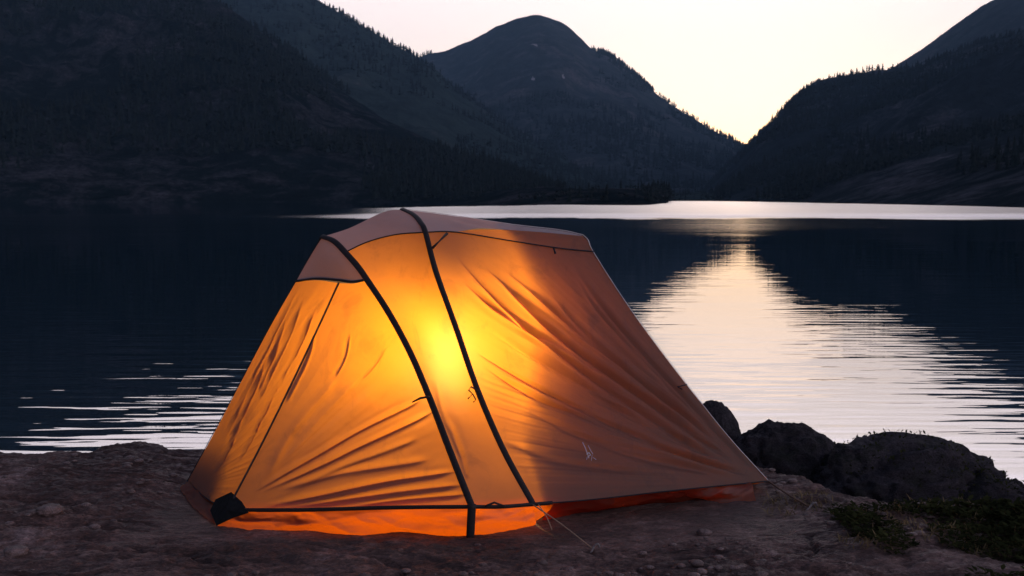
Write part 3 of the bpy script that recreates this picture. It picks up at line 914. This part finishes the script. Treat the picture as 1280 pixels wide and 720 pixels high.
# ---- front panels
cr_L1 = [([(335, 445), (312, 495), (285, 555)], 3.2, 3, 1.2), ([(358, 400), (340, 445), (322, 490)], 3, 3, 0.9), ([(345, 480), (325, 525), (300, 575)], 3.2, 3, 1.8),
         ([(395, 385), (375, 425), (350, 475)], 3, 3, 0.8), ([(300, 525), (285, 560), (268, 590)], 3.2, 3, 1.6), ([(380, 375), (355, 430), (320, 500)], 3, 3, 0.5),
         ([(372, 362), (340, 425), (310, 485), (280, 545)], 3, 3, 0.7)]
panel("fly_panel", coons(C3(LL), C3(HA), C3(SAb), C3(S0), 90, 220), M["fly"], cr_L1, 0.008, 0.008, 5,
      fan=[(235, 610, 26, 0.008, 120, 420, 3)], label="narrow streaked end panel of the tent fly")
cr_L2 = [([(322, 612), (390, 570), (460, 530), (531, 497)], 5, 6, 2.6), ([(330, 614), (400, 580), (470, 545), (545, 512)], 5, 6, 2.2),
         ([(345, 615), (410, 588), (480, 562), (525, 545)], 7, 4, 0), ([(350, 612), (430, 590), (540, 573)], 8, 4, 0.5),
         ([(330, 633), (400, 618), (480, 601), (572, 588)], 5, 5, 2.6), ([(360, 634), (440, 622), (520, 611), (580, 605)], 5, 4, 2.6),
         ([(440, 632), (500, 624), (584, 617)], 4, 4, 1.6), ([(437, 415), (431, 445), (418, 470)], 3, 2, 0.4), ([(482, 434), (468, 455), (452, 472)], 3, 2, 0.4),
         ([(330, 600), (370, 530), (420, 470)], 9, 4, 0), ([(345, 590), (400, 520), (450, 470)], 9, 3, 0), ([(395, 415), (385, 450), (358, 505)], 3.5, 2.5, 0.6)]
_, SL2 = panel("fly_panel", coons(C3(LR), C3(HL), C3(S0), C3(S1c), 300, 300), M["fly"], cr_L2, 0.012, 0.004, 6,
      fan=[(285, 640, 16, 0.004, 200, 420, 13)], label="broad glowing panel left of the black front pole")
_, SM = panel("fly_panel", coons(C3(CM), C3(HM), C3(S1b + S1c[1:]), C3(S2b), 160, 320), M["fly"],
      [([(560, 520), (575, 560), (585, 600)], 6, 3, 0), ([(545, 470), (556, 520), (580, 575)], 7, 2, 0)], 0.010, 0.004, 7, label="brightest panel between the two black poles")
cr_R = [([(572, 322), (600, 352), (660, 408), (720, 455), (800, 512), (870, 560), (925, 588)], 6, 6, 2.8),
        ([(580, 352), (610, 378), (650, 405), (700, 430), (760, 470)], 6, 5, 2.0),
        ([(608, 334), (650, 372), (700, 418), (770, 470), (850, 530), (930, 588)], 7, 8, 4.0),
        ([(632, 338), (680, 375), (740, 425), (810, 480), (880, 540), (935, 590)], 6, 7, 2.8),
        ([(685, 360), (730, 410), (790, 462)], 6, 4, 0.8),
        ([(715, 330), (745, 372), (790, 425), (850, 490), (900, 545), (945, 592)], 6, 6, 2.2),
        ([(718, 342), (745, 385), (800, 445), (865, 515), (935, 588)], 5, 5, 1.6),
        ([(595, 440), (640, 465), (700, 495), (780, 535), (860, 570), (935, 592)], 6, 6, 2.8),
        ([(603, 458), (660, 490), (720, 515), (800, 550), (880, 578), (940, 595)], 6, 6, 2.4),
        ([(600, 400), (660, 440), (730, 480), (800, 525), (880, 570)], 8, 4, 0),
        ([(640, 500), (720, 540), (800, 570), (900, 592)], 8, 4, 0),
        ([(620, 545), (700, 575), (800, 590)], 10, 3, 0)]
cr_R = [(p_, h_ * 0.92, a_ * 1.35, t_ * 1.15) for p_, h_, a_, t_ in cr_R]
_, SR = panel("fly_panel", coons(C3(CR), C3(HR), C3(S2b), C3(S3b), 420, 340), M["fly"], cr_R, 0.020, 0.006, 8,
      fan=[(965, 603, 42, 0.0055, 100, 520, 23)], label="long creased panel sloping down to the right corner")
panel("fly_strip", coons(C3(CE), C3(CR), C3([(532, 291, 4.045), (532, 291, 4.04)]), C3([(728, 295, 4.395), (735, 302, 4.365), (741, 315, 4.33)]), 180, 20), M["fly"], (), 0, 0.002, 9,
      label="thin glowing strip under the grey canopy")
# ---- canopy
panel("canopy_panel", coons(C3([T1, T1]), C3(LL + LR[1:]), C3(SAa), C3(S1a + S1b[1:]), 80, 60), M["cap"], (), -0.015, 0.004, 10)
panel("canopy_panel", coons(C3(R12), C3(CM), C3(S1a), C3(S2a), 120, 60), M["cap"], (), 0.004, 0.005, 11)
panel("canopy_panel", coons(C3(R23), C3(CE), C3(S2a), C3([P3, (728, 295, 4.395)]), 180, 50), M["cap"], [([(560, 272), (610, 282), (655, 286)], 5, 5, 0)], 0.0, 0.004, 12)

# ---- far side of the tent
T1w = P(*T1); APw = P(*APEX); P3w = P(*P3); Aw = P(*SAb[-1]); Ew = P(*S3b[-1])
F1 = np.array([-1.17, 4.68, 0.03]); F2 = np.array([-0.80, 5.02, 0.03]); G = np.array([0.72, 4.98, 0.03])
B1 = [T1w, T1w * .62 + F1 * .38 + np.array([0, .10, .13]), T1w * .25 + F1 * .75 + np.array([0, .08, .10]), F1]
B2 = [APw, APw * .62 + F2 * .38 + np.array([0, .12, .14]), APw * .25 + F2 * .75 + np.array([0, .10, .10]), F2]
B3 = [P3w, P3w * .62 + G * .38 + np.array([0, .02, .05]), P3w * .25 + G * .75 + np.array([0, .02, .03]), G]
panel("fly_panel", coons(np.array([T1w, T1w]), np.array([Aw, F1]), C3(SAa + SAb[1:]), np.array(B1), 60, 90), M["rear"], (), 0.02, 0.005, 15, label="end panel on the tent's far left side")
panel("fly_panel", coons(C3(R12), np.array([F1, F2]), np.array(B1), np.array(B2), 70, 90), M["rear"], (), 0.0, 0.005, 16, label="rear panel between the poles")
panel("fly_panel", coons(C3(R23), np.array([F2, G]), np.array(B2), np.array(B3), 120, 90), M["rear"], (), 0.02, 0.005, 17, label="long rear panel")
panel("fly_panel", coons(np.array([P3w, P3w]), np.array([Ew, G]), C3(S3a + S3b[1:]), np.array(B3), 60, 90), M["rear"], (), 0.03, 0.004, 18, label="end panel on the tent's far right side")

# ---- pole sleeves, seams, hems
def outn(path, k=1.0):
    n = path - (TC + np.array([0, 0, -0.1])); n /= np.linalg.norm(n, axis=1)[:, None]; return n
def trim(name, path, rad, mat="trim", flat=0.45, lift=0.003, n=70, seg=8, label=None):
    pth = catmull(np.array(path), n); nn = outn(pth)
    # smooth pseudo normal: facing outwards
    o = tube(name, pth + nn * lift, rad, M[mat], tent, seg, flat, nn)
    if label: o["label"] = label
    return o
C_tip = P(588, 677, 3.37); C_tip[2] = gz1(C_tip[0], C_tip[1])
trim("pole_sleeve", np.vstack([C3(S1a + S1b[1:] + S1c[1:])]), 0.0122, n=110, label="black curved sleeve of the left front pole")
trim("pole_sleeve", C3(S2a + S2b[1:]), 0.0112, n=110, label="black curved sleeve of the right front pole")
trim("pole_sleeve", np.array(B1), 0.0125, n=60)
trim("pole_sleeve", np.array(B2), 0.0125, n=60)
trim("seam", C3(S0), 0.0065, n=70, label="thin black seam down the left end")
trim("seam", C3(LL + LR[1:]), 0.007, n=40)
trim("seam", C3(CM), 0.005, n=40)
trim("seam", C3(CR), 0.0062, n=60)
trim("seam", C3(S3a + S3b[1:]), 0.003, "print_rim", n=90, label="right edge seam coloured pale as sky rim light")  # thin rim light from the sky, painted on as a pale strip
trim("seam", C3(R23), 0.003, "print_rim", n=60)  # rim light along the ridge, painted the same way
trim("seam", C3(SAa + SAb[1:]), 0.003, "patch", n=60)
trim("seam", np.array(B3), 0.003, n=60)
trim("hem", C3(HL), 0.0075, n=60)
trim("hem", C3(HM + [(690, 628, 3.465)]), 0.0075, n=40)
trim("hem", C3(HR), 0.0028, n=60)
trim("hem", C3(HA), 0.003, n=40)
trim("hem", np.array([Aw, F1, F2, G, Ew]), 0.004, n=60)
# legs of the poles below the hem
bC = P(*S1c[-1])
tube("pole_foot", catmull(np.array([bC + np.array([0, -.006, .01]), bC * .5 + C_tip * .5 + np.array([0, -.016, 0]), C_tip + np.array([0, -.022, -.01])]), 12), 0.0145, M["trim"], tent, 8, 0.5, (0, -1, 0))
dD = P(*S2b[-1])
# dark reinforcement at the left front corner
Bc = P(285, 637, 3.56)
cp = np.array([P(271, 657, 3.475), P(263, 638, 3.60), P(270, 624, 3.62), P(289, 615, 3.55), P(302, 627, 3.50), P(311, 641, 3.465), P(290, 648, 3.475)])
cen = P(284, 638, 3.476)
nrm_ = np.array([-0.25, -0.95, 0.2]) * 0.003
V = [c for c in cp + nrm_] + [cen + nrm_] + [c for c in cp - nrm_ * .2]
Fc = [(i, (i + 1) % 7, 7) for i in range(7)] + [(i, 8 + i, 8 + (i + 1) % 7, (i + 1) % 7) for i in range(7)]
mesh_obj("corner_patch", V, Fc, M["patch"], tent, False)

# ---- inner tent showing below the hem
def skirt(name, top, bottom, nu, seed, bulge=0.02, label=None, mat="inner", drape=False):
    t = catmull(np.array(top), nu); bo = catmull(np.array(bottom), nu); nv = 26
    v = np.linspace(0, 1, nv)[:, None, None]
    S = t[None] * (1 - v) + bo[None] * v
    n = normals(S)
    d = bulge * v[..., 0] * np.sin(np.pi * v[..., 0] * .9) + (0.018 * fbm(S[..., 0] * 4 + S[..., 2] * 8, S[..., 2] * 14 - S[..., 0] * 2, S[..., 1] * 4, 4, seed, 0.42, True)) * np.sin(np.pi * v[..., 0]) * 1.6
    S = S + n * d[..., None]
    if drape: S[..., 2] = np.maximum(S[..., 2], ground_z(S[..., 0], S[..., 1]) + 0.006)
    o = mesh_obj(name, S.reshape(-1, 3), grid_faces(nv, nu), M[mat], tent)
    if label: o["label"] = label


def gp(px, py, dz=-0.012):
    return ground_pt(px, py, dz)
inn = np.array([0, 0.024, 0.008])
skirt("inner_cloth", [P(238, 600, 3.98), P(262, 622, 3.77), P(283, 640, 3.58)], [gp(225, 612), gp(246, 640), gp(271, 658)], 60, 1, 0.0, "orange flap on the ground at the left end", drape=True)
skirt("inner_cloth", C3(HL) + inn, [gp(271, 657), gp(320, 661), gp(400, 664), gp(450, 668), gp(500, 663), gp(545, 667), gp(587, 668)], 220, 2, 0.012, "crumpled orange wall below the front hem")
skirt("inner_cloth", C3(HM) + inn, [gp(590, 668), gp(612, 667), gp(645, 660), gp(668, 655)], 90, 3, 0.004, "orange wall between the two pole feet")
skirt("inner_cloth", C3([(666, 630, 3.44), (700, 627, 3.48), (760, 622, 3.55)]) + inn, [gp(668, 655) + np.array([0, .02, .01]), gp(700, 645) + np.array([0, .05, .03]), gp(760, 640) + np.array([0, .12, .06])], 80, 14, 0.0, "sliver of orange wall beside the right pole foot")
skirt("inner_cloth", C3([(700, 627, 3.475), (760, 622, 3.55), (830, 614, 3.63), (900, 607, 3.76), (942, 603, 3.86)]) + np.array([0, .04, .01]), [gp(672, 657) + np.array([0, .06, 0]), gp(800, 644) + np.array([0, .13, 0]), gp(880, 634) + np.array([0, .12, 0]), gp(930, 628) + np.array([0, .10, 0])], 150, 4, 0.0, "inner wall coloured dark red as shade under the long right hem", "skirt")
skirt("inner_cloth", C3([(790, 619, 3.585), (850, 612, 3.67), (905, 607, 3.77), (936, 604, 3.84)]) + inn, [gp(800, 630) + np.array([0, .10, .06]), gp(870, 628) + np.array([0, .03, .02]), gp(920, 629), gp(946, 627)], 120, 24, 0.0, "orange wedge of wall near the right corner")
skirt("inner_cloth", [Ew + inn, G], [np.array([0.98, 4.0, gz1(.98, 4.0)]), np.array([.70, 4.95, gz1(.7, 4.95)])], 40, 5, 0)
skirt("inner_cloth", [G, F2, F1], [np.array([.70, 4.95, 0.0]), np.array([-.78, 4.98, 0.0]), np.array([-1.13, 4.66, 0.0])], 90, 6, 0)
skirt("inner_cloth", [F1, Aw], [np.array([-1.14, 4.66, 0.0]), np.array([-1.26, 4.0, 0.0])], 50, 7, 0)
# groundsheet
gpl = [gp(262, 630), gp(290, 645), gp(480, 652), gp(587, 656), gp(668, 645), gp(800, 632), gp(925, 620), np.array([.70, 4.95, 0]), np.array([-.78, 4.98, 0]), np.array([-1.13, 4.66, 0])]
gpl = [np.array([p[0], p[1], 0.014]) for p in gpl]
c0 = np.mean(gpl, 0)
V = [c0] + gpl + [p - np.array([0, 0, .006]) for p in gpl]
k_ = len(gpl)
Fc = [(0, 1 + i, 1 + (i + 1) % k_) for i in range(k_)] + [(1 + i, 1 + k_ + i, 1 + k_ + (i + 1) % k_, 1 + (i + 1) % k_) for i in range(k_)]
mesh_obj("groundsheet", V, Fc, M["floor"], tent, False)

# ---- guy lines, ties, print
peg1 = gp(741, 692, 0.012)
tube("guy_line", catmull(np.array([dD + np.array([0, -.006, .0]), dD * .5 + peg1 * .5 + np.array([0, 0, .004]), peg1]), 20), 0.0022, M["cord"], tent, 6)
p2 = gp(690, 664, 0.004)
tube("guy_line", catmull(np.array([dD + np.array([.02, -.004, .0]), dD * .45 + p2 * .55 + np.array([.012, 0, .004]), p2]), 16), 0.0017, M["cord"], tent, 6)
peg2 = gp(1012, 637, 0.010)
tube("guy_line", catmull(np.array([Ew, Ew * .5 + peg2 * .5 + np.array([0, 0, -.004]), peg2]), 16), 0.0055, M["strap"], tent, 6, 0.5, (0, -.6, .8))


def blob(name, pts, rads, mat="trim", nrm=None):
    prt = []
    for pp, r_ in zip(pts, rads):
        V_, F_ = tube_geo(pp, r_, 6)
        prt.append((V_, F_))
    V_, F_ = join_geo(prt)
    return mesh_obj(name, V_, F_, M[mat], tent)


o_ = np.array([0, -0.014, 0.004])
blob("toggle_tie", [C3([(537, 496, 3.61), (526, 498, 3.625), (516, 503, 3.64)]) + o_], [[.004, .005, .003]])
blob("toggle_tie", [C3([(598, 489, 3.665), (589, 484, 3.675), (586, 488, 3.675), (591, 493, 3.67), (585, 499, 3.67)]) + o_, C3([(591, 493, 3.67), (595, 500, 3.665), (592, 503, 3.67)]) + o_], [.003, .0025])
blob("toggle_tie", [C3([(541, 311, 3.98), (549, 303, 4.0), (559, 293, 4.06)]) + o_], [[.006, .003, .006]])
blob("toggle_tie", [C3([(692, 311, 4.24), (694, 318, 4.235)]) + o_], [.004])
blob("hem_loop", [C3([(606, 633, 3.36), (618, 628, 3.37), (632, 633, 3.39)]) + o_], [.004])
blob("hem_loop", [C3([(852, 487, 4.02), (846, 484, 4.02), (858, 481, 4.03)]) + o_], [.0025])

# small pale emblem printed on the right panel
def on_panel(S, px, py, lift=0.002):
    q = proj(S); k = int(np.argmin(((q - np.array([px, py])) ** 2).sum(-1))); i, j = divmod(k, S.shape[1])
    i = min(max(i, 1), S.shape[0] - 2); j = min(max(j, 1), S.shape[1] - 2)
    n = np.cross(S[i, j + 1] - S[i, j - 1], S[i + 1, j] - S[i - 1, j]); n /= np.linalg.norm(n); n *= np.sign(((S[i, j] - TC) * n).sum())
    p = P(px, py, S[i, j][1]); return p + n * lift
def stroke(pts, w_):
    pl = np.array([on_panel(SR, *p) for p in pts]); return tube_geo(pl, w_, 5, 0.3, (0, -1, 0))
V_, F_ = join_geo([stroke([(728, 553), (731, 559), (734, 567), (736, 573)], .0017), stroke([(735, 557), (738, 563), (741, 568)], .0013),
                   stroke([(733, 568), (736, 566), (738, 569), (735, 571)], .0022), stroke([(734, 571), (733, 575)], .0012),
                   stroke([(741, 572), (745, 575)], .0012), stroke([(740, 569), (739, 576)], .001)])
mesh_obj("emblem", V_, F_, M["print_rim"], tent)

# ---- stakes (things of their own)
def stake(p, d, label):
    t = empty("tent_stake", p); tag(t, label, "stake", "tent stakes in the bank")
    d = np.array(d, float); d /= np.linalg.norm(d)
    tube("shaft", [p - d * .09, p + d * .012], 0.0035, M["metal"], t, 8)
    tube("head", catmull(np.array([p + d * .012, p + d * .02 + np.array([.008, 0, .002]), p + d * .012 + np.array([.018, 0, -.004])]), 8), 0.0032, M["metal"], t, 8)
stake(peg1, (0.35, -0.3, 0.9), "tent stake holding the thin pale guy line in front of the tent")
stake(peg2, (0.6, -0.1, 0.8), "tent stake at the end of the brown strap off the right corner")

# ---- unseen cloth layers added to dim the long right panel
_q = proj(SR)
prt_v = []; prt_f = []; off = 0
for dx, dy in ((-26, 0.13), (8, 0.10), (42, 0.075), (76, 0.06)):        # staggered layers blur the edge of the added shade
    fe = []
    for px, py in [(618, 304), (636, 340), (654, 390), (662, 440), (660, 490), (652, 540), (645, 590), (642, 622)]:
        px += dx * (0.25 + 0.75 * math.sin(math.pi * (py - 290) / 350))
        k = int(np.argmin(((_q - np.array([px, py])) ** 2).sum(-1))); i, j = divmod(k, SR.shape[1])
        fe.append(SR[i, j] + np.array([0.0, dy, 0.0]))
    fe = catmull(np.array(fe), 60); bk = fe.copy(); bk[:, 0] += 0.04; bk[:, 1] = 4.38 + (1 - bk[:, 2]) * 0.50
    _v = np.linspace(0, 1, 40)[None, :, None]
    S = fe[:, None] * (1 - _v) + bk[:, None] * _v
    S[..., 0] += 0.012 * fbm(S[..., 1] * 6, S[..., 2] * 6, None, 4, 77)
    prt_v.append(S.reshape(-1, 3)); prt_f.append(grid_faces(60, 40) + off); off += 2400
mesh_obj("inner_cloth", np.vstack(prt_v), np.vstack(prt_f), M["dimmer"], tent)["label"] = "unseen cloth layers added to dim the right panel"

# ---- unseen low sheet added to shade the fly's lower left corner
lo = catmull(np.array([[-1.06, 4.22, .0], [-1.02, 3.98, .0], [-0.93, 3.82, .0], [-0.84, 3.73, .0], [-0.70, 3.68, .0]]), 60)
hh = np.interp(np.linspace(0, 1, 60), [0, .3, .55, .75, 1], [.05, .20, .20, .13, .02])
up = lo + np.stack([0.12 * hh, 0.10 * hh, hh], 1)
_v = np.linspace(0, 1, 12)[None, :, None]
S = lo[:, None] * (1 - _v) + up[:, None] * _v
mesh_obj("corner_blocker", S.reshape(-1, 3), grid_faces(60, 12), M["blocker"], tent)

# ---- lantern hanging inside
LP = np.array([-0.265, 4.06, 0.46])
lan = empty("camping_lantern", LP + np.array([0, 0, -0.2])); tag(lan, "slim warm tube lantern glowing inside the tent between the front poles", "lantern")
m, nt, out = new_mat("lantern_glow"); b = NB(nt)
em = b.n("ShaderNodeEmission"); em.inputs[0].default_value = (1.0, 0.63, 0.26, 1); em.inputs[1].default_value = 146.0
b.l(em.outputs[0], out.inputs[0])
V_, F_ = ICO2
mesh_obj("globe", V_ * np.array([.036, .036, .175]) + LP, F_, m, lan)
spl = bpy.data.lights.new("left_panel_fill", "SPOT"); spl.energy = 4.0; spl.color = (1.0, 0.63, 0.26); spl.spot_size = R(118); spl.spot_blend = 1.0; spl.shadow_soft_size = 0.03  # extra spot added to brighten the left panels, apart from the lantern's own glow
aim = Vector((-1.0, -0.75, 0.45)).normalized()
spo = bpy.data.objects.new("left_panel_fill", spl); COL.objects.link(spo); spo.location = Vector(LP) + aim * 0.07
spo.rotation_euler = aim.to_track_quat("-Z", "Y").to_euler(); spo.parent = lan; spo.matrix_parent_inverse = lan.matrix_world.inverted()
tube("base", [LP + np.array([0, 0, -.20]), LP + np.array([0, 0, -.172])], np.array([.03, .024]), M["patch"], lan, 14)
tube("cap", [LP + np.array([0, 0, .172]), LP + np.array([0, 0, .19])], np.array([.016, .008]), M["patch"], lan, 14)
top_ = (APw + T1w) / 2 + np.array([0.05, -.02, -.03]); 
tube("hanger", [LP + np.array([0, 0, .19]), LP * .5 + top_ * .5, top_], 0.0015, M["metal"], lan, 5)

# ------------------------------------------------------------------ haze
HAZE = 0.00010
if HAZE:
    m, nt, out = new_mat("haze_air"); b = NB(nt)
    pv = b.n("ShaderNodeVolumePrincipled"); pv.inputs["Density"].default_value = HAZE
    pv.inputs["Color"].default_value = (0.36, 0.66, 0.98, 1); pv.inputs["Anisotropy"].default_value = 0.0
    b.l(pv.outputs[0], out.inputs["Volume"])
    x0, x1, y0, y1, z0, z1 = -2700, 2700, -100, 3650, -8, 800
    V = [(x, y, z) for x in (x0, x1) for y in (y0, y1) for z in (z0, z1)]
    Fc = [(0, 1, 3, 2), (4, 6, 7, 5), (0, 4, 5, 1), (2, 3, 7, 6), (0, 2, 6, 4), (1, 5, 7, 3)]
    hz = mesh_obj("haze", V, Fc, m, smooth=False); tag(hz, kind="stuff", label="thin blue dusk haze over the lake and mountains", cat="haze")

# ------------------------------------------------------------------ camera, render
cd = bpy.data.cameras.new("camera"); cam = bpy.data.objects.new("camera", cd); COL.objects.link(cam)
cam.location = CAM; cam.rotation_euler = (math.pi / 2 - PITCH, 0, 0)
cd.lens = 35; cd.sensor_width = 36; cd.clip_start = 0.05; cd.clip_end = 20000
cd.dof.use_dof = True; cd.dof.focus_distance = 3.75; cd.dof.aperture_fstop = 9.0
scene.camera = cam
vs = scene.view_settings
scene.display_settings.display_device = "sRGB"
vs.view_transform = "Standard"; vs.look = "None"; vs.exposure = 0.0; vs.gamma = 1.0; vs.use_curve_mapping = False
scene.render.engine = "CYCLES"
cy = scene.cycles
cy.use_denoising = True
cy.max_bounces = 8; cy.diffuse_bounces = 4; cy.glossy_bounces = 3; cy.transmission_bounces = 6; cy.volume_bounces = 0
cy.sample_clamp_indirect = 4.0
cy.caustics_reflective = False; cy.caustics_refractive = False
